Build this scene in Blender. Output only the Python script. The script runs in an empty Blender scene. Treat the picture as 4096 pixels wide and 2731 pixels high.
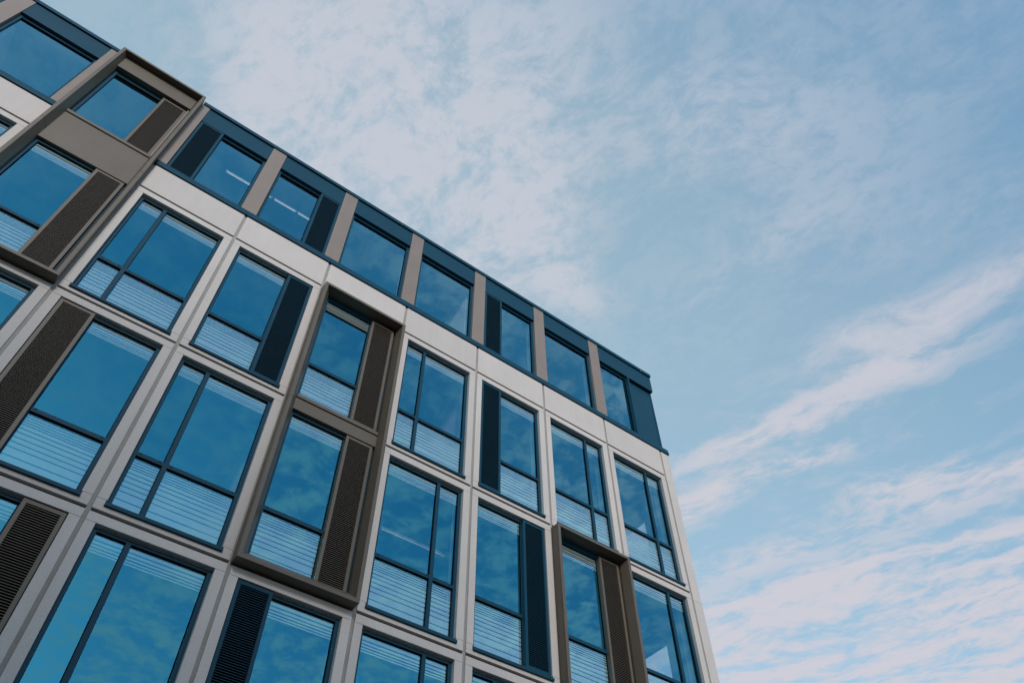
import bpy, math, random
from mathutils import Matrix, Vector
random.seed(7)
D = bpy.data
SC = bpy.context.scene
COL = SC.collection

# ------------------------------------------------------------------ dimensions (metres)
M = 2.161                    # facade module
F = 3.8                      # storey height
ZA = 16.574                  # height of the joint under the top fascia
GAP_L, GAP_R = -0.022, 0.042 # open joint between precast panels
OL, OR = 0.19, 1.98          # window opening inside a module
Y_FRAME, Y_GLASS = 0.085, 0.130
WALL_IN = 0.40               # inner face of the outer wall
COL_MIN, COL_MAX = -5, 6
X_END = 2.49                 # right corner of the building
X_START = (COL_MIN - 6) * M
DEPTH = 11.0

def X(k, dx=0.0): return (k - 6) * M + dx
def Z(z): return ZA + z

# ------------------------------------------------------------------ mesh helpers
class MB:
    """Collects closed solids, links them as one mesh object."""
    def __init__(self): self.v = []; self.f = []; self.mi = []
    def hexa(self, p, mi=0):
        # p: 8 points, bottom ring 0-3 (counter-clockwise seen from above), top ring 4-7
        b = len(self.v); self.v += [tuple(q) for q in p]
        for q in ((3, 2, 1, 0), (4, 5, 6, 7), (0, 1, 5, 4), (1, 2, 6, 5), (2, 3, 7, 6), (3, 0, 4, 7)):
            self.f.append(tuple(b + i for i in q)); self.mi.append(mi)
    def box(self, x0, x1, y0, y1, z0, z1, mi=0):
        self.hexa([(x0, y0, z0), (x1, y0, z0), (x1, y1, z0), (x0, y1, z0),
                   (x0, y0, z1), (x1, y0, z1), (x1, y1, z1), (x0, y1, z1)], mi)
    def prism_z(self, poly, z0, z1, mi=0):
        b = len(self.v); n = len(poly)
        self.v += [(x, y, z0) for x, y in poly] + [(x, y, z1) for x, y in poly]
        self.f.append(tuple(b + i for i in reversed(range(n)))); self.mi.append(mi)
        self.f.append(tuple(b + n + i for i in range(n))); self.mi.append(mi)
        for i in range(n):
            j = (i + 1) % n
            self.f.append((b + i, b + j, b + n + j, b + n + i)); self.mi.append(mi)
    def prism_x(self, poly, x0, x1, mi=0):
        # poly in (y, z), counter-clockwise seen from +x
        b = len(self.v); n = len(poly)
        self.v += [(x0, y, z) for y, z in poly] + [(x1, y, z) for y, z in poly]
        self.f.append(tuple(b + i for i in reversed(range(n)))); self.mi.append(mi)
        self.f.append(tuple(b + n + i for i in range(n))); self.mi.append(mi)
        for i in range(n):
            j = (i + 1) % n
            self.f.append((b + i, b + j, b + n + j, b + n + i)); self.mi.append(mi)
    def build(self, name, mats, parent=None, bevel=0.0):
        me = D.meshes.new(name); me.from_pydata(self.v, [], self.f)
        mats = mats if isinstance(mats, (list, tuple)) else [mats]
        for m in mats: me.materials.append(m)
        me.polygons.foreach_set('material_index', self.mi)
        me.update()
        o = D.objects.new(name, me); COL.objects.link(o)
        if parent is not None: o.parent = parent
        if bevel > 0:
            b = o.modifiers.new('edge', 'BEVEL'); b.width = bevel; b.segments = 2; b.limit_method = 'ANGLE'
        return o

# ------------------------------------------------------------------ materials
def new_mat(name):
    m = D.materials.new(name); m.use_nodes = True
    nt = m.node_tree; return m, nt, nt.nodes['Principled BSDF']

def speckled(name, c0, c1, scale, rough, spec=0.5, metal=0.0, bump=0.0, bscale=90.0, streak=0.0, rvar=0.08, pvar=0.0):
    m, nt, p = new_mat(name); N = nt.nodes; L = nt.links
    tc = N.new('ShaderNodeTexCoord')
    n1 = N.new('ShaderNodeTexNoise'); n1.inputs['Scale'].default_value = scale; n1.inputs['Detail'].default_value = 6
    n1.inputs['Roughness'].default_value = 0.65
    L.new(tc.outputs['Object'], n1.inputs['Vector'])
    r = N.new('ShaderNodeValToRGB'); r.color_ramp.elements[0].position = 0.3; r.color_ramp.elements[1].position = 0.7
    r.color_ramp.elements[0].color = (*c0, 1); r.color_ramp.elements[1].color = (*c1, 1)
    L.new(n1.outputs['Fac'], r.inputs['Fac'])
    out = r.outputs['Color']
    n2 = N.new('ShaderNodeTexNoise'); n2.inputs['Scale'].default_value = bscale; n2.inputs['Detail'].default_value = 3
    L.new(tc.outputs['Object'], n2.inputs['Vector'])
    mx = N.new('ShaderNodeMix'); mx.data_type = 'RGBA'; mx.blend_type = 'MULTIPLY'; mx.inputs['Factor'].default_value = 1.0
    g = N.new('ShaderNodeMapRange'); g.inputs['From Min'].default_value = 0.25; g.inputs['From Max'].default_value = 0.75
    g.inputs['To Min'].default_value = 0.86; g.inputs['To Max'].default_value = 1.08
    L.new(n2.outputs['Fac'], g.inputs['Value']); L.new(out, mx.inputs['A']); L.new(g.outputs['Result'], mx.inputs['B'])
    out = mx.outputs['Result']
    if streak > 0:
        mp = N.new('ShaderNodeMapping'); mp.inputs['Scale'].default_value = (5.0, 5.0, 0.35)
        n3 = N.new('ShaderNodeTexNoise'); n3.inputs['Scale'].default_value = 1.6; n3.inputs['Detail'].default_value = 5
        L.new(tc.outputs['Object'], mp.inputs['Vector']); L.new(mp.outputs['Vector'], n3.inputs['Vector'])
        g3 = N.new('ShaderNodeMapRange'); g3.inputs['From Min'].default_value = 0.35; g3.inputs['From Max'].default_value = 0.7
        g3.inputs['To Min'].default_value = 1.0 - streak; g3.inputs['To Max'].default_value = 1.0
        L.new(n3.outputs['Fac'], g3.inputs['Value'])
        m3 = N.new('ShaderNodeMix'); m3.data_type = 'RGBA'; m3.blend_type = 'MULTIPLY'; m3.inputs['Factor'].default_value = 1.0
        L.new(out, m3.inputs['A']); L.new(g3.outputs['Result'], m3.inputs['B']); out = m3.outputs['Result']
    if pvar > 0:
        oi = N.new('ShaderNodeObjectInfo'); gp = N.new('ShaderNodeMapRange'); gp.inputs['To Min'].default_value = 1 - pvar; gp.inputs['To Max'].default_value = 1 + pvar
        L.new(oi.outputs['Random'], gp.inputs['Value'])
        m4 = N.new('ShaderNodeMix'); m4.data_type = 'RGBA'; m4.blend_type = 'MULTIPLY'; m4.inputs['Factor'].default_value = 1.0
        L.new(out, m4.inputs['A']); L.new(gp.outputs['Result'], m4.inputs['B']); out = m4.outputs['Result']
    L.new(out, p.inputs['Base Color'])
    rr = N.new('ShaderNodeMapRange'); rr.inputs['To Min'].default_value = rough - rvar; rr.inputs['To Max'].default_value = rough + rvar
    L.new(n1.outputs['Fac'], rr.inputs['Value']); L.new(rr.outputs['Result'], p.inputs['Roughness'])
    p.inputs['Metallic'].default_value = metal; p.inputs['Specular IOR Level'].default_value = spec
    if bump > 0:
        b = N.new('ShaderNodeBump'); b.inputs['Strength'].default_value = bump; b.inputs['Distance'].default_value = 0.004
        L.new(n2.outputs['Fac'], b.inputs['Height']); L.new(b.outputs['Normal'], p.inputs['Normal'])
    return m

MAT = {}
MAT['concrete'] = speckled('pale_precast_concrete', (.505, .474, .455), (.56, .529, .508), 1.1, .62, .5, bump=.3, bscale=45, streak=.04, pvar=.04)
MAT['seal'] = speckled('grey_sealant', (.25, .245, .235), (.33, .32, .30), 2.5, .7, bscale=40)
MAT['seal_dark'] = speckled('dark_joint', (.05, .046, .04), (.065, .06, .05), 2.0, .8, bscale=40)
MAT['blue'] = speckled('blue_grey_coated_metal', (.005, .050, .088), (.007, .057, .100), 1.3, .45, .15, bscale=160, rvar=.06, pvar=.04)
MAT['bronze'] = speckled('bronze_coated_metal', (.106, .087, .064), (.122, .101, .076), 1.4, .46, .5, bscale=140, streak=.05, pvar=.04)
MAT['taupe'] = speckled('taupe_coated_metal', (.215, .178, .155), (.24, .20, .176), 1.6, .5, .5, bscale=140, streak=.04, pvar=.03)
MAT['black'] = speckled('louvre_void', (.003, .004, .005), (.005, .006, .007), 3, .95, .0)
MAT['plaster'] = speckled('interior_plaster', (.66, .66, .64), (.72, .72, .70), 1.0, .8, .3)
MAT['ceiling'] = speckled('interior_ceiling', (.13, .135, .14), (.16, .165, .17), .8, .85, .3)
MAT['carpet'] = speckled('dark_carpet', (.035, .037, .042), (.05, .052, .058), 4, .95, .1)
MAT['inner'] = speckled('interior_back_wall', (.20, .21, .21), (.25, .26, .26), .6, .85, .3)
MAT['paving'] = speckled('grey_paving', (.055, .055, .055), (.075, .074, .072), .9, .85, .4, bump=.4, bscale=12)
MAT['brick'] = speckled('brown_brick', (.13, .075, .055), (.18, .105, .075), 6, .85, .3, bscale=30)
MAT['roof'] = speckled('roof_membrane', (.10, .10, .105), (.14, .14, .145), .7, .85, .4)

GLASS_F0 = .36
def glass_mat():
    m = D.materials.new('blue_solar_glass'); m.use_nodes = True
    nt = m.node_tree; N = nt.nodes; L = nt.links; N.clear()
    out = N.new('ShaderNodeOutputMaterial'); mix = N.new('ShaderNodeMixShader')
    tr = N.new('ShaderNodeBsdfTransparent'); tr.inputs['Color'].default_value = (.62, .80, .84, 1)
    gl = N.new('ShaderNodeBsdfGlossy'); gl.inputs['Color'].default_value = (.06, .62, .92, 1); gl.inputs['Roughness'].default_value = 0.0
    # coated outer face: Schlick reflectance, the inner face only lets light through
    lw = N.new('ShaderNodeLayerWeight'); lw.inputs['Blend'].default_value = .5
    pw = N.new('ShaderNodeMath'); pw.operation = 'POWER'; pw.inputs[1].default_value = 3.0
    ma = N.new('ShaderNodeMath'); ma.operation = 'MULTIPLY_ADD'; ma.inputs[1].default_value = 1.0 - GLASS_F0; ma.inputs[2].default_value = GLASS_F0
    ge = N.new('ShaderNodeNewGeometry'); iv = N.new('ShaderNodeMath'); iv.operation = 'SUBTRACT'; iv.inputs[0].default_value = 1.0
    mu = N.new('ShaderNodeMath'); mu.operation = 'MULTIPLY'
    L.new(lw.outputs['Facing'], pw.inputs[0]); L.new(pw.outputs[0], ma.inputs[0]); L.new(ge.outputs['Backfacing'], iv.inputs[1])
    L.new(ma.outputs[0], mu.inputs[0]); L.new(iv.outputs[0], mu.inputs[1])
    tm = N.new('ShaderNodeMix'); tm.data_type = 'RGBA'; tm.inputs['A'].default_value = (.90, .96, .97, 1); tm.inputs['B'].default_value = (1, 1, 1, 1)
    L.new(ge.outputs['Backfacing'], tm.inputs['Factor']); L.new(tm.outputs['Result'], tr.inputs['Color'])
    # slight roller-wave of toughened panes
    tc = N.new('ShaderNodeTexCoord'); no = N.new('ShaderNodeTexNoise'); no.inputs['Scale'].default_value = 0.9; no.inputs['Detail'].default_value = 1
    L.new(tc.outputs['Object'], no.inputs['Vector'])
    bu = N.new('ShaderNodeBump'); bu.inputs['Strength'].default_value = 0.06; bu.inputs['Distance'].default_value = 0.05
    L.new(no.outputs['Fac'], bu.inputs['Height']); 
    # every pane sits at a very slightly different tilt
    oi = N.new('ShaderNodeObjectInfo'); wn = N.new('ShaderNodeTexWhiteNoise'); wn.noise_dimensions = '1D'
    L.new(oi.outputs['Random'], wn.inputs['W'])
    sb = N.new('ShaderNodeVectorMath'); sb.operation = 'SUBTRACT'; sb.inputs[1].default_value = (.5, .5, .5)
    sc = N.new('ShaderNodeVectorMath'); sc.operation = 'MULTIPLY'; sc.inputs[1].default_value = (.05, 0, .05)
    ad = N.new('ShaderNodeVectorMath'); ad.operation = 'ADD'; no2 = N.new('ShaderNodeVectorMath'); no2.operation = 'NORMALIZE'
    L.new(wn.outputs['Color'], sb.inputs[0]); L.new(sb.outputs[0], sc.inputs[0]); L.new(bu.outputs['Normal'], ad.inputs[0]); L.new(sc.outputs[0], ad.inputs[1])
    L.new(ad.outputs[0], no2.inputs[0]); L.new(no2.outputs[0], gl.inputs['Normal'])
    gm = N.new('ShaderNodeMix'); gm.data_type = 'RGBA'; gm.inputs['A'].default_value = (.12, .72, .97, 1); gm.inputs['B'].default_value = (.44, .88, 1.0, 1)
    gf = N.new('ShaderNodeMapRange'); gf.inputs['From Min'].default_value = .36; gf.inputs['From Max'].default_value = .66
    L.new(lw.outputs['Facing'], gf.inputs['Value']); L.new(gf.outputs['Result'], gm.inputs['Factor']); L.new(gm.outputs['Result'], gl.inputs['Color'])
    L.new(mu.outputs[0], mix.inputs['Fac']); L.new(tr.outputs['BSDF'], mix.inputs[1]); L.new(gl.outputs['BSDF'], mix.inputs[2])
    L.new(mix.outputs['Shader'], out.inputs['Surface'])
    return m
MAT['glass'] = glass_mat()

def frit_mat():
    m, nt, p = new_mat('white_ceramic_frit'); N = nt.nodes; L = nt.links
    tl = N.new('ShaderNodeBsdfTranslucent'); tl.inputs['Color'].default_value = (.75, .78, .78, 1)
    p.inputs['Base Color'].default_value = (.80, .82, .81, 1); p.inputs['Roughness'].default_value = .7
    mx = N.new('ShaderNodeMixShader'); mx.inputs['Fac'].default_value = .35
    L.new(p.outputs['BSDF'], mx.inputs[1]); L.new(tl.outputs['BSDF'], mx.inputs[2])
    L.new(mx.outputs['Shader'], N['Material Output'].inputs['Surface'])
    return m
MAT['frit'] = frit_mat()

def lamp_mat():
    m, nt, p = new_mat('lit_tube'); p.inputs['Base Color'].default_value = (.9, .88, .84, 1)
    p.inputs['Emission Color'].default_value = (1.0, .93, .84, 1); p.inputs['Emission Strength'].default_value = .2
    return m
MAT['lamp'] = lamp_mat()
MAT['lamp_dim'] = lamp_mat(); MAT['lamp_dim'].node_tree.nodes['Principled BSDF'].inputs['Emission Strength'].default_value = .02
MAT['housing'] = speckled('white_lamp_housing', (.55, .55, .54), (.62, .62, .6), 3, .5)

# ------------------------------------------------------------------ top-level things
def thing(name, label, cat, loc=(0, 0, 0), group=None):
    o = D.objects.new(name, None); COL.objects.link(o); o.location = loc
    o['label'] = label; o['category'] = cat
    if group: o['group'] = group
    return o

B = thing('office_building', 'modern pale concrete office block with blue glass windows, dark louvres and bronze projecting window surrounds', 'building')

# layout of the bays -------------------------------------------------
# row 0 = top storey, rows 1..3 below.  codes: '1' one pane, 'a' mullion near the left jamb, 'b' mullion near the right jamb,
# 'L' louvre at the left jamb, 'R' louvre at the right jamb; lower case suffix t = bronze louvre
ROW = {
    0: {-5: '1', -4: 'L', -3: 'R', -2: '1', -1: 'Rt', 0: 'L', 1: 'R', 2: '1', 3: '1', 4: 'L', 5: '1', 6: 'P'},
    1: {-5: 'a', -4: 'R', -3: 'b', -2: 'a', -1: 'Rt', 0: 'a', 1: 'R', 2: 'Rt', 3: 'a', 4: 'L', 5: 'b', 6: 'b'},
    2: {-5: 'L', -4: 'a', -3: 'Rt', -2: 'b', -1: 'a', 0: 'Lt', 1: 'a', 2: 'Rt', 3: 'b', 4: 'R', 5: 'Rt', 6: 'b'},
    3: {-5: 'b', -4: 'R', -3: 'a', -2: 'b', -1: 'L', 0: 'Rt', 1: 'a', 2: 'L', 3: 'b', 4: 'a', 5: 'Rt', 6: 'b'},
}
BOXES = [(-1, 0, 1), (2, 1, 2), (5, 2, 3)]     # column, first row, last row
INBOX = {(c, r): (r == a, r == b) for c, a, b in BOXES for r in range(a, b + 1)}
def zf(row): return Z(-(row - 1) * F)          # joint above rows 1..3

# ------------------------------------------------------------------ windows
FRIT_TOP = [(-.262, -.334), (-.360, -.402), (-.424, -.453), (-.479, -.503), (-.525, -.548)]
CLEAR = [-3.387, -3.239, -3.143, -3.051, -2.956, -2.876, -2.797, -2.752, -2.703, -2.653, -2.606]

def louvre(x0, x1, z0, z1, y0, mat, parent, fr=.058, h=.0078):
    mb = MB()
    y1 = y0 + .075
    mb.box(x0, x0 + fr, y0, y1 + .03, z0, z1); mb.box(x1 - fr, x1, y0, y1 + .03, z0, z1)
    mb.box(x0 + fr, x1 - fr, y0 + .002, y1, z1 - fr, z1); mb.box(x0 + fr, x1 - fr, y0 + .002, y1, z0, z0 + fr)
    a, b = x0 + fr, x1 - fr
    pitch = .0380; n = int((z1 - z0 - 2 * fr) / pitch)
    pitch = (z1 - z0 - 2 * fr) / n
    for i in range(n):
        z = z0 + fr + (i + .35) * pitch
        # pressed blade: front lip and a short return leaning up and back
        mb.box(a, b, y0 + .012, y0 + .0145, z, z + h)
        mb.hexa([(a, y0 + .0145, z + h - .0025), (b, y0 + .0145, z + h - .0025), (b, y0 + .024, z + h + .003), (a, y0 + .024, z + h + .003),
                 (a, y0 + .0145, z + h), (b, y0 + .0145, z + h), (b, y0 + .024, z + h + .0055), (a, y0 + .024, z + h + .0055)])
    mb.box(a, b, y0 + .032, y0 + .036, z0 + fr, z1 - fr, 1)        # black sheet painting in the shade between the blades
    return mb.build('louvre', [mat, MAT['black']], parent)

def frit(x0, x1, zt, parent):
    y0, y1 = Y_GLASS + .010, Y_GLASS + .0125
    mb = MB()
    for a, b in FRIT_TOP: mb.box(x0, x1, y0, y1, zt + b, zt + a)
    mb.build('frosted_stripes', MAT['frit'], parent); mb = MB()
    edges = [-3.56] + CLEAR + [-2.565]
    for i in range(len(edges) - 1):
        lo = edges[i] + (.0105 if i > 0 else 0); hi = edges[i + 1] - .0105
        if hi > lo: mb.box(x0, x1, y0, y1, zt + lo, zt + hi)
    mb.build('frosted_stripes', MAT['frit'], parent)

def window(k, row, code):
    """One framed window filling a module opening (rows 1..3)."""
    zt = zf(row); xo = X(k)
    boxed = (k, row) in INBOX
    l, r = xo + (OL if not boxed else .20), xo + (OR if not boxed else 2.01)
    top, bot = zt - .185, zt - 3.61
    bronze = code.endswith('t'); c = code[0]
    fw = .066
    w = MB(); y0, y1 = Y_FRAME, Y_FRAME + .09
    g0, g1 = l, r
    lv = None
    if c == 'L': lv = (xo + .205, xo + .785); g0 = lv[1]
    if c == 'R': lv = (xo + 1.385, xo + 1.965); g1 = lv[0]
    # frame
    ft_ = top - .024
    w.box(l, l + fw, y0, y1, bot, ft_); w.box(r - fw, r, y0, y1, bot, ft_)
    w.box(l + fw, r - fw, y0, y1, top - fw, ft_); w.box(l + fw, r - fw, y0, y1, bot, bot + fw)
    a, b = l + fw, r - fw
    mull = None
    if c == 'a': mull = xo + .722
    if c == 'b': mull = xo + 1.428
    bays = [(a, b)]
    if mull:
        w.box(mull - .037, mull + .037, y0, y1, bot + fw, top - fw); bays = [(a, mull - .037), (mull + .037, b)]
    elif c == 'L': bays = [(g0 + .02, b)]; w.box(g0 - .03, g0 + .02, y0 + .03, y1, bot + fw, top - fw)
    elif c == 'R': bays = [(a, g1 - .015)]; w.box(g1 - .015, g1 + .03, y0 + .03, y1, bot + fw, top - fw)
    for p, q in bays: w.box(p, q, y0 + .001, y1, zt - 2.562, zt - 2.487)
    wo = w.build('window', MAT['blue'], B)
    hs = MB(); hs.box(l, r, y0 + .018, y1, ft_ + .0005, top + .004); hs.build('head_shade_strip', MAT['black'], wo)  # black strip that paints the shade under the window head
    for p, q in bays:
        pn = MB(); gk = MB()
        pn.box(p, q, Y_GLASS, Y_GLASS + .002, bot + fw, zt - 2.562); pn.box(p, q, Y_GLASS, Y_GLASS + .002, zt - 2.487, top - fw)
        frit(p, q, zt, wo)
        for xx in (p + .035, q - .075):
            sl = MB(); sl.box(xx, xx + .04, y0 - .0012, y0 + .004, zt - 2.520, zt - 2.508); sl.build('drain_slot', MAT['black'], wo)
        # black gasket lines round the glass
        for zz0, zz1 in ((bot + fw, zt - 2.562), (zt - 2.487, top - fw)):
            gk.box(q - .010, q, Y_GLASS - .014, Y_GLASS - .002, zz0, zz1); gk.box(p, p + .008, Y_GLASS - .014, Y_GLASS - .002, zz0, zz1)
            gk.box(p + .008, q - .010, Y_GLASS - .014, Y_GLASS - .002, zz1 - .010, zz1)
        pn.build('pane', MAT['glass'], wo); gk.build('gasket', MAT['black'], wo)
    if lv:
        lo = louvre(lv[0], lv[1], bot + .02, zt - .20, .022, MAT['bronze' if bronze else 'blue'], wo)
    # sill
    s = MB()
    if not boxed:
        s.box(l - .012, r + .012, -.040, Y_FRAME, zt - 3.690, zt - 3.636)
        s.box(l + .002, r - .002, -.004, Y_FRAME - .002, zt - 3.634, zt - 3.602)
        s.build('sill', MAT['blue'], wo, bevel=.004)
    return wo

def top_window(k, code):
    xo = X(k); c = code[0]; bronze = code.endswith('t')
    boxed = (k, 0) in INBOX
    l, r = xo + .20, xo + 1.98
    if boxed: l, r = xo + .215, xo + 2.0
    top, bot = Z(3.77), Z(1.13)
    fw = .068; y0, y1 = Y_FRAME, Y_FRAME + .09
    if c == 'P': r = xo + 1.425
    w = MB()
    w.box(l, l + fw, y0, y1, bot, top); w.box(r - fw, r, y0, y1, bot, top)
    w.box(l + fw, r - fw, y0 + .012, y1, top - fw, top - .034); w.box(l + fw, r - fw, y0, y1, bot, bot + fw)
    # stepped head above the glass
    w.box(l + fw, r - fw, y0 + .02, y1, top - fw - .02, top - fw)
    a, b = l + fw, r - fw; lv = None
    if c == 'L': lv = (xo + .215, xo + .80); a = lv[1] + .02; w.box(lv[1] - .03, a, y0 + .03, y1, bot + fw, top - fw)
    if c == 'R': lv = (xo + 1.385, xo + 1.975); b = lv[0] - .015; w.box(b, lv[0] + .03, y0 + .03, y1, bot + fw, top - fw)
    wo = w.build('window', MAT['blue'], B)
    hs = MB(); hs.box(l + fw, r - fw, y0 + .03, y1, top - .0335, top); hs.build('head_shade_strip', MAT['black'], wo)  # shade below the fascia, put in as a black strip
    pn = MB(); pn.box(a, b, Y_GLASS, Y_GLASS + .002, bot + fw, top - fw - .02); pn.build('pane', MAT['glass'], wo)
    gk = MB(); gk.box(b - .012, b, Y_GLASS - .016, Y_GLASS - .002, bot + fw, top - fw - .02)
    gk.box(a, b - .012, Y_GLASS - .016, Y_GLASS - .002, top - fw - .034, top - fw - .02); gk.build('gasket', MAT['black'], wo)
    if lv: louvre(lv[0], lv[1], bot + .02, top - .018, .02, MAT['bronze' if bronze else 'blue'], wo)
    return wo

for row in (1, 2, 3):
    for k in range(COL_MIN, COL_MAX + 1): window(k, row, ROW[row][k])
for k in range(COL_MIN, COL_MAX + 1): top_window(k, ROW[0][k])

# ------------------------------------------------------------------ precast concrete
for row in (1, 2, 3):
    zt = zf(row)
    for k in range(COL_MIN, COL_MAX + 1):
        if (k, row) in INBOX: continue
        xo = X(k); a, b = xo + GAP_R, xo + M + GAP_L
        w = MB()
        w.box(a, b, 0, .10, zt - .183, zt - .030)
        w.box(a, xo + OL, 0, .10, zt - 3.578, zt - .187); w.box(xo + OR, b, 0, .10, zt - 3.578, zt - .187)
        w.box(a, b, 0, .10, zt - 3.770, zt - 3.692)
        w.box(a, xo + OL - .014, .0006, .0994, zt - 3.692, zt - 3.582); w.box(xo + OR + .014, b, .0006, .0994, zt - 3.692, zt - 3.582)
        w.box(xo + OL - .014, xo + OR + .014, .03, .0994, zt - 3.692, zt - 3.640)
        w.build('wall_panel', MAT['concrete'], B, bevel=.003)
for k in range(COL_MIN, COL_MAX + 1):
    xo = X(k)
    if (k, 0) in INBOX: continue
    w = MB(); w.box(xo + GAP_R, xo + M + GAP_L, 0, .10, Z(.030), Z(.960)); w.build('fascia_panel', MAT['concrete'], B, bevel=.003)
# corner pilaster, in three lifts
xa = X(7) + GAP_R
for row in (1, 2, 3):
    w = MB(); zt = zf(row)
    w.box(xa, X_END, 0, .24, zt - F - .185 + .004, zt - .185); w.build('corner_panel', MAT['concrete'], B, bevel=.004)
w = MB(); w.box(xa, X_END, 0, .24, Z(-.181), Z(.962)); w.build('corner_panel', MAT['concrete'], B, bevel=.004)
# plinth storey below the visible part
ZB = zf(4)
for k in range(COL_MIN, COL_MAX + 1):
    xo = X(k); w = MB(); w.box(xo + GAP_R, xo + M + GAP_L, 0, .10, .02, ZB - .03); w.build('plinth_panel', MAT['concrete'], B, bevel=.004)
w = MB(); w.box(xa, X_END, 0, .24, .02, ZB - .185); w.build('plinth_panel', MAT['concrete'], B, bevel=.004)

# sealant in the vertical joints, dark backing in the horizontal ones
for k in range(COL_MIN, COL_MAX + 2):
    s = MB(); x = X(k)
    s.box(x + GAP_L - .004, x + GAP_R + .004, .024, .0985, .02, Z(.955)); s.build('joint_seal', MAT['seal'], B)
for row in (1, 2, 3, 4):
    zt = zf(row)
    for k in range(COL_MIN, COL_MAX + 1):
        if any((k == c) and (a < row <= b) for c, a, b in BOXES): continue
        s = MB(); s.box(X(k) + GAP_R - .002, X(k) + M + GAP_L + .002, .060, .0985, zt - .036, zt + .036); s.build('joint_backing', MAT['seal_dark'], B)

# ------------------------------------------------------------------ top storey cladding
for k in range(COL_MIN, COL_MAX + 1):
    x = X(k)
    w = MB(); w.box(x - .181, x + .194, 0, .17, Z(1.185), Z(4.462)); w.build('pier', MAT['taupe'], B, bevel=.003)
for k in range(COL_MIN, COL_MAX + 1):
    x = X(k)
    if (k, 0) in INBOX: continue
    r = x + M - .183 if k < 6 else 2.478
    w = MB(); w.box(x + .196, r, .014, .16 if k < 6 else .30, Z(3.765), Z(4.452)); w.build('roof_fascia', MAT['blue'], B, bevel=.003)
# last bay: fin and blank panel at the corner
x = X(6)
w = MB()
w.box(x + 1.372, x + 1.424, .002, .16, Z(1.17), Z(3.762)); w.build('window_fin', MAT['blue'], B, bevel=.002)
w = MB(); w.box(x + 1.4255, 2.392, .118, .17, Z(1.14), Z(3.764)); w.box(2.404, 2.472, .112, .30, Z(1.14), Z(3.764)); w.build('corner_cladding', MAT['blue'], B, bevel=.002)
# ledge, with lapped joints at every module
for k in range(COL_MIN, COL_MAX + 1):
    if (k, 0) in INBOX: continue
    a, b = X(k) + .004, X(k) + M - .001
    if k == 6: b = 2.525
    if k == 0: a = X(0) + .02
    w = MB()
    w.prism_x([(-.030, Z(.985)), (.09, Z(.985)), (.09, Z(1.184)), (-.010, Z(1.184)), (-.014, Z(1.100)), (-.030, Z(1.085))], a, b)
    w.build('ledge', MAT['blue'], B, bevel=.002)
# coping
for k in range(COL_MIN, COL_MAX + 1):
    if (k, 0) in INBOX: continue
    a, b = X(k) + .10, X(k) + M + .098
    if k == 6: b = 2.497
    if k == 0: a = X(0) + .0
    if k == -2: b = X(-1) + .02
    w = MB(); w.box(a, b, -.026, .45, Z(4.482), Z(4.612)); w.build('coping', MAT['blue'], B, bevel=.003)
# little bright clip at the coping joint next to the corner
w = MB(); w.box(X(6) + 2.05, X(6) + 2.062, -.0265, -.022, Z(4.49), Z(4.53)); w.build('coping_clip', MAT['housing'], B)

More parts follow.
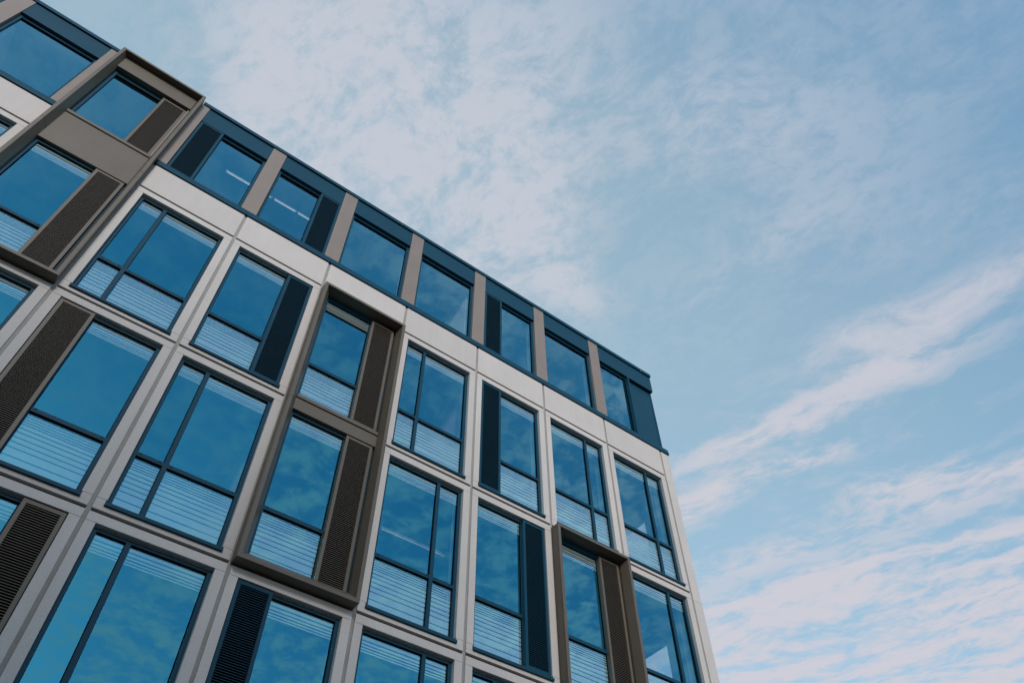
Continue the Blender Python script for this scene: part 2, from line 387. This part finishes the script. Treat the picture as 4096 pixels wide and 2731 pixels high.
# ------------------------------------------------------------------ bronze projecting surrounds
E_ = .22
for c, ra, rb in BOXES:
    xo = X(c); L0, R0 = xo + .010, xo + 2.130
    if c == -1: L0, R0 = xo + .045, xo + 2.150
    zt = Z(4.485) if ra == 0 else zf(ra) - .060
    zb = zf(rb + 1) + .002
    mb = MB()
    mb.box(L0, R0, -E_, .12, zt - .070, zt)                         # head
    mb.box(L0, R0, -E_, .12, zb, zb + .068)                         # base
    fl, fr_ = L0 + .070, R0 - .070
    bl, br = xo + .205, xo + 2.012
    mb.prism_x([(-E_ + .001, zb + .068), (.12, zb + .068), (.12, zb + .268), (0, zb + .268)], fl, fr_)
    # sides, split by hairline joints
    cuts = [zb + .068]
    for row in range(ra, rb + 1):
        zl = zf(row) if row > 0 else None
        if zl is not None: cuts += [zl + .16, zl - .14] if row > ra else []
    if ra == 0: cuts += [zf(1) + .14, zf(1) - .14]
    cuts = sorted(set(round(q, 4) for q in cuts if zb + .07 < q < zt - .1)) 
    lim = [zb + .068] + cuts + [zt - .070]
    for i in range(len(lim) - 1):
        a = lim[i] + (.002 if i else 0); b = lim[i + 1] - (.002 if i < len(lim) - 2 else 0)
        mb.prism_z([(L0, -E_), (fl, -E_), (bl, 0), (bl, .12), (L0, .12)], a, b)
        mb.prism_z([(R0, -E_), (R0, .12), (br, .12), (br, 0), (fr_, -E_)], a, b)
    bx = mb.build('projecting_surround', MAT['bronze'], B, bevel=.002)
    # dark core visible in the hairlines
    ic = MB(); ic.box(L0 + .006, L0 + .060, -E_ + .006, .11, zb + .03, zt - .03); ic.box(R0 - .060, R0 - .006, -E_ + .006, .11, zb + .03, zt - .03)
    ic.build('inner_core', MAT['seal_dark'], bx)
    # spandrel between the two windows, with a sill strip
    zl = zf(rb)
    up = (1.165, 1.070, 1.048) if ra == 0 else (.21, .125, .108)
    s = MB()
    s.box(bl + .002, br - .002, .004, .12, zl - .185, zl + up[2]); s.build('spandrel_panel', MAT['taupe' if 0 else 'bronze'], bx, bevel=.002)
    s = MB(); s.box(bl + .002, br - .002, -.018, .12, zl + up[1], zl + up[0]); s.build('sill', MAT['bronze'], bx, bevel=.002)
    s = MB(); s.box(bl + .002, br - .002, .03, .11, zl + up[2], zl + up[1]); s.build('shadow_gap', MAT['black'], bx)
    if ra == 0:
        s = MB(); s.box(bl - .01, br + .006, -.050, .12, Z(3.82), zt - .0705); s.build('header_panel', MAT['bronze'], bx, bevel=.002)
        s = MB(); s.box(bl - .01, br + .006, .10, .16, Z(3.76), Z(3.83)); s.build('header_trim', MAT['blue'], bx)
    else:
        s = MB(); s.box(bl - .01, br + .006, .085, .16, zt - .14, zt - .0705); s.build('header_trim', MAT['blue'], bx)

# ------------------------------------------------------------------ structure and rooms behind the facade
def interior():
    xl, xr = X_START + .05, 2.25
    w = MB()
    # outer wall backing: columns and beams between the openings
    for k in range(COL_MIN, COL_MAX + 2):
        x = X(k)
        a, b = x - .178, x + .186
        if k == COL_MAX + 1: b = 2.25
        if k == COL_MIN: a = x + .05
        w.box(a, b, .10, WALL_IN, 0, Z(1.0))
        w.box(a, b, .172, WALL_IN, Z(1.0), Z(4.44))
    for k in range(COL_MIN, COL_MAX + 1):
        a, b = X(k) + .186, X(k) + M - .178
        for row in (1, 2, 3, 4):
            zt = zf(row)
            hi = zt + .20 if row > 1 else Z(1.10)
            w.box(a, b, .1005, WALL_IN - .001, zt - .19, hi)
        w.box(a, b, .176, WALL_IN - .001, Z(3.775), Z(4.44))
        w.box(a, b, .1005, WALL_IN - .001, 0, zf(4) - .19)
    w.build('wall', MAT['plaster'], B)
    # floors and ceilings
    for i, z0 in enumerate((Z(.62), zf(2) - .30 + .4, zf(3) + .1, zf(4) + .1)):
        pass
    for z in (Z(.35), zf(2) - .02, zf(3) - .02, zf(4) - .02):
        s = MB(); s.box(xl, xr, WALL_IN, DEPTH - .3, z, z + .12); s.build('floor_slab', MAT['carpet'], B)
    for z in (Z(3.62), Z(-.36), zf(2) - .36, zf(3) - .36):
        s = MB(); s.box(xl, xr, WALL_IN, DEPTH - .3, z, z + .18); s.build('ceiling', MAT['ceiling'], B)
    # room dividers: (storey ceiling, storey floor, x0, x1, depth)
    storeys = [(Z(3.62), Z(.47)), (Z(-.36), zf(2) + .10), (zf(2) - .36, zf(3) + .10), (zf(3) - .36, zf(4) + .10)]
    walls = {0: [(-4.52, -4.38), (-8.72, -8.58), (-17.19, -17.05)], 1: [(-8.72, -8.58), (-4.40, -4.26), (-15.2, -15.06)], 2: [(-8.72, -8.58), (-13.05, -12.9)], 3: [(-6.56, -6.42), (-12.0, -11.86)]}
    for i, (zc, zfl) in enumerate(storeys):
        for a, b in walls[i]:
            s = MB(); s.box(a, b, WALL_IN, 5.5, zfl, zc); s.build('partition', MAT['plaster'], B)
        s = MB(); s.box(xl, xr, 5.5, 5.64, zfl, zc); s.build('partition', MAT['inner'], B)
    # roof
    s = MB(); s.box(X_START, 2.44, .45, DEPTH, Z(4.30), Z(4.46)); s.build('roof', MAT['roof'], B)
interior()

# return facade on the right, with its own windows -------------------------------------------------
def return_facade():
    w = MB(); xi, xo_ = 2.2505, X_END
    ys = [(1.13, 2.92), (3.42, 5.21), (5.85, 7.64), (8.1, 9.89)]
    rows = [(zf(r) - 3.60, zf(r) - .62) for r in (1, 2, 3)]
    lev = [0.02]
    for lo, hi in sorted(rows): lev += [lo, hi]
    lev += [Z(.985)]
    # full bands
    for i in range(0, len(lev) - 1, 2): w.box(xi, xo_, .241, DEPTH, lev[i], lev[i + 1])
    for lo, hi in rows:
        edges = [.241] + [q for p in ys for q in p] + [DEPTH]
        for i in range(0, len(edges), 2): w.box(xi, xo_, edges[i], edges[i + 1], lo, hi)
    w.build('side_wall', MAT['concrete'], B)
    for lo, hi in rows:
        for a, b in ys:
            f = MB(); x0, x1 = 2.33, 2.40; t = .055
            f.box(x0, x1, a, a + t, lo, hi); f.box(x0, x1, b - t, b, lo, hi); f.box(x0, x1, a + t, b - t, hi - t, hi); f.box(x0, x1, a + t, b - t, lo, lo + t)
            fo = f.build('window', MAT['blue'], B)
            g = MB(); g.box(2.362, 2.364, a + t, b - t, lo + t, hi - t); g.build('pane', MAT['glass'], fo)
    w = MB(); w.box(2.26, 2.44, .301, DEPTH, Z(.9855), Z(4.44)); w.build('side_cladding', MAT['blue'], B)
    w = MB(); w.box(2.44, 2.525, .10, DEPTH, Z(.986), Z(1.18)); w.build('ledge', MAT['blue'], B)
    w = MB(); w.box(2.05, 2.497, .452, DEPTH, Z(4.475), Z(4.612)); w.build('coping', MAT['blue'], B)
    w = MB(); w.box(X_START - .2, X_START + .045, .0, DEPTH, 0, Z(4.44)); w.build('side_wall', MAT['concrete'], B)
    w = MB(); w.box(X_START + .05, 2.24, DEPTH - .3, DEPTH, 0, Z(4.44)); w.build('rear_wall', MAT['concrete'], B)
return_facade()

# ------------------------------------------------------------------ ceiling lights seen through the glass
def ceiling_light(x0, x1, y, z, zc, label, mat):
    t = thing('ceiling_light', label, 'light', ((x0 + x1) / 2, y, z), 'linear ceiling lights behind the windows')
    h = (x1 - x0) / 2
    # tube along x
    mb = MB(); n = 8; r = .016
    mb.prism_x([(r * math.cos(2 * math.pi * i / n), r * math.sin(2 * math.pi * i / n)) for i in range(n)], -h + .03, h - .03)
    mb.build('tube', mat, t)
    mb = MB(); mb.box(-h, h, -.02, .02, .026, .056); mb.box(-h, -h + .028, -.024, .024, -.026, .026); mb.box(h - .028, h, -.024, .024, -.026, .026)
    mb.build('housing', MAT['housing'] if mat is MAT['lamp'] else MAT['seal'], t)
    for sx in (-h * .7, h * .7):
        mb = MB(); mb.box(sx - .002, sx + .002, -.002, .002, .056, zc - z); mb.build('hanger', MAT['seal_dark'], t)
    return t
ceiling_light(-11.705, -10.43, .60, Z(3.2), Z(3.62), 'white tube light behind the top floor window whose dark louvre stands on its left', MAT['lamp'])
ceiling_light(-10.39, -9.755, .60, Z(3.2), Z(3.62), 'bright tube light crossing the middle of the top floor window nearest the left louvre', MAT['lamp'])
ceiling_light(-9.715, -9.10, .60, Z(3.2), Z(3.62), 'short white tube light running behind the dark right louvre of a top floor window', MAT['lamp'])
ceiling_light(-5.75, -4.20, 1.06, Z(-4.9), zf(2) - .36, 'faint pinkish tube light behind the mullioned window between bronze surround and blue louvre', MAT['lamp_dim'])

# ------------------------------------------------------------------ unseen block, added behind the camera to shade the lower left facade
wins = []
def copy_at(o, d, parent):
    c = o.copy(); COL.objects.link(c); c.parent = parent; c.location = d
    return c
def build_shade_block():
    t = thing('added_shade_block', 'unseen brick block added behind the camera to shade the lower left of the offices', 'building', (-30, -34, 0))
    x0, x1, d, h, fl = -36.0, 14.0, -14.0, 27.6, 3.25
    mb = MB(); mb.box(x0, x1, d, -.30, 0, h); n = 16; st = (x1 - x0) / n
    for i in range(n + 1):
        a = x0 + i * st - (.9 if i else 0); b = x0 + i * st + (.9 if i < n else 0)
        mb.box(a, b, -.2995, 0, 0, h)
    for r in range(9):
        z0 = r * fl - .55 if r else 0; z1 = r * fl + .85 if r < 8 else h
        for i in range(n): mb.box(x0 + i * st + .9, x0 + (i + 1) * st - .9, -.2995, -.001, max(z0, 0), z1)
    mb.build('wall', MAT['brick'], t)
    mb = MB(); mb.box(x0 - .1, x1 + .1, d - .1, .08, h + .001, h + .25); mb.build('coping', MAT['concrete'], t)
    for r in range(8):
        for i in range(n):
            z0 = r * fl + .85; z1 = (r + 1) * fl - .55; a = x0 + i * st + .9; b = x0 + (i + 1) * st - .9
            f = MB() ; f.box(a, a + .06, -.2, -.1, z0, z1); f.box(b - .06, b, -.2, -.1, z0, z1); f.box(a + .06, b - .06, -.2, -.1, z1 - .06, z1); f.box(a + .06, b - .06, -.2, -.1, z0, z0 + .06)
            f.box(a + .06, b - .06, -.16, -.15, z0 + .06, z1 - .06, 1)
            wins.append(f.build('window', [MAT['housing'], MAT['black']], t)) if r == 0 and i == 0 else copy_at(wins[0], (i * st, 0, r * fl), t)
build_shade_block()

# ------------------------------------------------------------------ ground
g = MB(); g.box(-400, 400, -400, 400, -.3, 0.0)
go = g.build('ground', MAT['paving']); go['kind'] = 'structure'

# ------------------------------------------------------------------ sky with clouds, sun
SUN_EL, SUN_AZ = math.radians(25), math.radians(-17)   # sun stands behind the camera; azimuth from -y towards -x negative
sdir = Vector((math.sin(SUN_AZ) * math.cos(SUN_EL), -math.cos(SUN_AZ) * math.cos(SUN_EL), math.sin(SUN_EL)))

def world():
    W = D.worlds.new('World'); SC.world = W; W.use_nodes = True
    nt = W.node_tree; N = nt.nodes; L = nt.links; N.clear()
    def node(t, **kw):
        n = N.new(t)
        for k, v in kw.items(): setattr(n, k, v)
        return n
    def link(src, dst): L.new(src, dst)
    def math_(op, a, b=None, clamp=False):
        n = node('ShaderNodeMath', operation=op); n.use_clamp = clamp
        for i, q in enumerate((a, b)):
            if q is None: continue
            if isinstance(q, (int, float)): n.inputs[i].default_value = q
            else: link(q, n.inputs[i])
        return n.outputs[0]
    def smooth(x, a, b, lo=0.0, hi=1.0):
        n = node('ShaderNodeMapRange'); n.interpolation_type = 'SMOOTHSTEP'
        n.inputs['From Min'].default_value = a; n.inputs['From Max'].default_value = b
        n.inputs['To Min'].default_value = lo; n.inputs['To Max'].default_value = hi
        link(x, n.inputs['Value']); return n.outputs['Result']
    def mix(f, a, b):
        n = node('ShaderNodeMix', data_type='RGBA'); 
        if isinstance(f, (int, float)): n.inputs['Factor'].default_value = f
        else: link(f, n.inputs['Factor'])
        for s, q in (('A', a), ('B', b)):
            if isinstance(q, tuple): n.inputs[s].default_value = (*q, 1)
            else: link(q, n.inputs[s])
        return n.outputs['Result']
    tc = node('ShaderNodeTexCoord'); sp = node('ShaderNodeSeparateXYZ'); link(tc.outputs['Generated'], sp.inputs[0])
    zc = math_('MAXIMUM', sp.outputs['Z'], .06)
    u = math_('DIVIDE', sp.outputs['X'], zc); v = math_('DIVIDE', sp.outputs['Y'], zc)
    # cloud layer axes: t runs across the streets of cloud, s along them
    t0 = math_('ADD', math_('MULTIPLY', u, .906), math_('MULTIPLY', v, .423))
    s0 = math_('SUBTRACT', math_('MULTIPLY', u, .423), math_('MULTIPLY', v, .906))
    def vec(a, b, c=0.0):
        n = node('ShaderNodeCombineXYZ')
        for i, q in enumerate((a, b, c)):
            if isinstance(q, (int, float)): n.inputs[i].default_value = q
            else: link(q, n.inputs[i])
        return n.outputs[0]
    def noise(vv, scale, detail=6, rough=.55, dist=0.0):
        n = node('ShaderNodeTexNoise'); n.inputs['Scale'].default_value = scale; n.inputs['Detail'].default_value = detail
        n.inputs['Roughness'].default_value = rough; n.inputs['Distortion'].default_value = dist
        link(vv, n.inputs['Vector']); return n.outputs['Fac']
    base = vec(s0, t0, 0.0)
    wa = noise(base, 3.0, 3); wb = noise(vec(s0, t0, 5.3), 3.0, 3)
    t = math_('ADD', t0, math_('MULTIPLY', math_('SUBTRACT', wa, .5), .16))
    s = math_('ADD', s0, math_('MULTIPLY', math_('SUBTRACT', wb, .5), .16))
    def blob(ss, tt, rs, rt, amp):
        a = math_('DIVIDE', math_('SUBTRACT', s, ss), rs); b = math_('DIVIDE', math_('SUBTRACT', t, tt), rt)
        d2 = math_('ADD', math_('MULTIPLY', a, a), math_('MULTIPLY', b, b))
        return math_('MULTIPLY', math_('EXPONENT', math_('MULTIPLY', d2, -1.0)), amp)
    # (s, t, radius along, radius across, amount)
    blobs = [(-.27, .20, .16, .13, .66), (-.40, .33, .15, .15, .75), (-.32, .52, .11, .10, .70), (-.20, .44, .11, .12, .6), (-.23, .64, .07, .07, .55), (-.46, .26, .10, .14, .5), (-.42, .10, .10, .10, .3),
             (-.10, .30, .11, .12, .42), (.02, .46, .12, .10, .38), (.03, .20, .14, .12, .32),
             (.13, .53, .12, .10, .46), (.30, .58, .16, .08, .36), (.42, .42, .18, .10, .36), (.20, .34, .14, .10, .28), (.24, .70, .14, .07, .30), (.10, .68, .12, .06, .30), (.34, .80, .2, .06, .34), (.40, .92, .2, .05, .4), (-.02, .72, .12, .05, .22),
             (-.10, 1.085, .20, .055, .72), (.18, 1.03, .20, .055, .62), (.22, .945, .18, .045, .62), (-.14, 1.195, .24, .042, .85), (-.34, 1.23, .14, .06, .65), (-.44, 1.36, .14, .06, .7),
             (.14, 1.33, .16, .05, .7), (.34, 1.42, .24, .06, .65), (-.12, 1.42, .22, .05, .55),
             (-.3, 1.60, .8, .10, .75), (0, 1.85, .9, .24, .85), (-.1, 2.3, 1.0, .40, .9), (-.6, 1.8, .3, .3, .8),
             (1.75, -.40, .38, .50, .95), (1.15, -.12, .26, .22, .48), (1.40, .35, .40, .30, .40), (.70, .02, .18, .18, .36), (.95, .40, .3, .2, .40), (.45, -.5, .12, .12, .3), (2.2, .5, .6, .5, .6), (2.6, -.6, .5, .8, .6)]
    cover = None
    for b in blobs:
        q = blob(*b); cover = q if cover is None else math_('ADD', cover, q)
    cover = smooth(cover, 0.0, .80, 0.0, 1.0)
    far = smooth(t0, .75, 1.1)
    n_big = noise(vec(math_('MULTIPLY', s, .7), t, 1.7), 9.0, 8, .60, 0.0)
    n_fin = noise(vec(math_('MULTIPLY', s, .75), t, 9.1), 36.0, 6, .68, 0.0)
    n_str = noise(vec(math_('MULTIPLY', s, .26), t, 3.3), 12.5, 8, .58, .1)
    n_puf = noise(vec(math_('MULTIPLY', s, .6), t, 6.6), 26.0, 7, .64, .0)
    n_mot = noise(base, 16.0, 8, .64, 0.0)
    over = smooth(s0, .35, .6)
    near_t = math_('ADD', math_('MULTIPLY', n_big, .40), math_('MULTIPLY', n_fin, .60))
    far_t = math_('ADD', math_('MULTIPLY', n_str, .46), math_('MULTIPLY', n_puf, .54))
    T_near = smooth(math_('ADD', near_t, math_('MULTIPLY', cover, .05)), .39, .62, .24, 1.0)
    ripple = math_('MULTIPLY', math_('SINE', math_('ADD', math_('MULTIPLY', t, 62.0), math_('MULTIPLY', n_big, 9.0))), .035)
    far_t = math_('ADD', far_t, ripple)
    T_far = smooth(math_('ADD', far_t, math_('MULTIPLY', cover, .09)), .44, .66)
    T_over = smooth(n_mot, .40, .63)
    T_near = math_('ADD', math_('MULTIPLY', T_near, math_('SUBTRACT', 1.0, over)), math_('MULTIPLY', T_over, over))
    T = math_('ADD', math_('MULTIPLY', T_near, math_('SUBTRACT', 1.0, far)), math_('MULTIPLY', T_far, far))
    dens = math_('MULTIPLY', T, math_('ADD', math_('MULTIPLY', cover, .76), .20))
    # clear air
    sky = node('ShaderNodeTexSky', sky_type='NISHITA'); sky.sun_disc = False
    sky.sun_elevation = SUN_EL; sky.sun_rotation = math.pi - SUN_AZ if False else math.atan2(sdir.x, sdir.y)
    sky.altitude = 50; sky.air_density = 1.0; sky.dust_density = .6; sky.ozone_density = 1.2
    sc_ = node('ShaderNodeVectorMath', operation='SCALE'); link(sky.outputs['Color'], sc_.inputs[0]); sc_.inputs['Scale'].default_value = SKY
    clear = mix(.5, sc_.outputs[0], mix(smooth(sp.outputs['Y'], -.60, -.15), VEIL_DEEP, mix(smooth(sp.outputs['Y'], -.25, .45), VEIL_HIGH, VEIL_LOW)))
    col = mix(math_('MULTIPLY', dens, .92), clear, mix(far, mix(smooth(sp.outputs['Y'], -.20, -.55), mix(smooth(sp.outputs['Y'], -.05, .36), CLOUD_HIGH, CLOUD_NEAR), CLOUD_SUNWARD), CLOUD_FAR))
    bg = node('ShaderNodeBackground'); bg.inputs['Strength'].default_value = .1
    link(col, bg.inputs['Color'])
    out = node('ShaderNodeOutputWorld'); link(bg.outputs[0], out.inputs['Surface'])
SKY = 1.1
VEIL_HIGH = (.85, 2.05, 3.0)
VEIL_DEEP = (-.2, 1.42, 2.35)
VEIL_LOW = (2.3, 3.5, 3.85)
CLOUD_SUNWARD = (4.7, 3.7, 3.9)
CLOUD_HIGH = (1.95, 2.45, 3.1)
CLOUD_NEAR = (2.9, 3.03, 3.38)
CLOUD_FAR = (3.2, 3.1, 3.4)
world()

sl = D.lights.new('sun', 'SUN'); sl.energy = 1.15; sl.angle = math.radians(16); sl.color = (1.0, .93, .86)
so = D.objects.new('sun', sl); COL.objects.link(so)
so.rotation_euler = sdir.to_track_quat('Z', 'Y').to_euler()

# ------------------------------------------------------------------ camera
cam = D.cameras.new('camera'); cam.sensor_width = 36; cam.lens = 27.3434; cam.clip_end = 2000; cam.clip_start = .1
co = D.objects.new('camera', cam); COL.objects.link(co)
R = ((0.80288539, -0.59607622, -0.00825794), (0.46762205, 0.63833471, -0.61143962), (0.36973595, 0.48705434, 0.791248))
m = Matrix.Identity(4)
for i in range(3):
    m[i][0] = R[0][i]; m[i][1] = -R[1][i]; m[i][2] = -R[2][i]
m.translation = Vector((-11.15478842, -10.50056632, ZA - 14.97377937))
co.matrix_world = m
SC.camera = co

SC.view_settings.view_transform = 'Standard'; SC.view_settings.look = 'None'
SC.view_settings.exposure = 1.0; SC.view_settings.gamma = 1.0
SC.render.engine = 'CYCLES'
SC.cycles.max_bounces = 10; SC.cycles.transparent_max_bounces = 16
SC.cycles.use_denoising = True
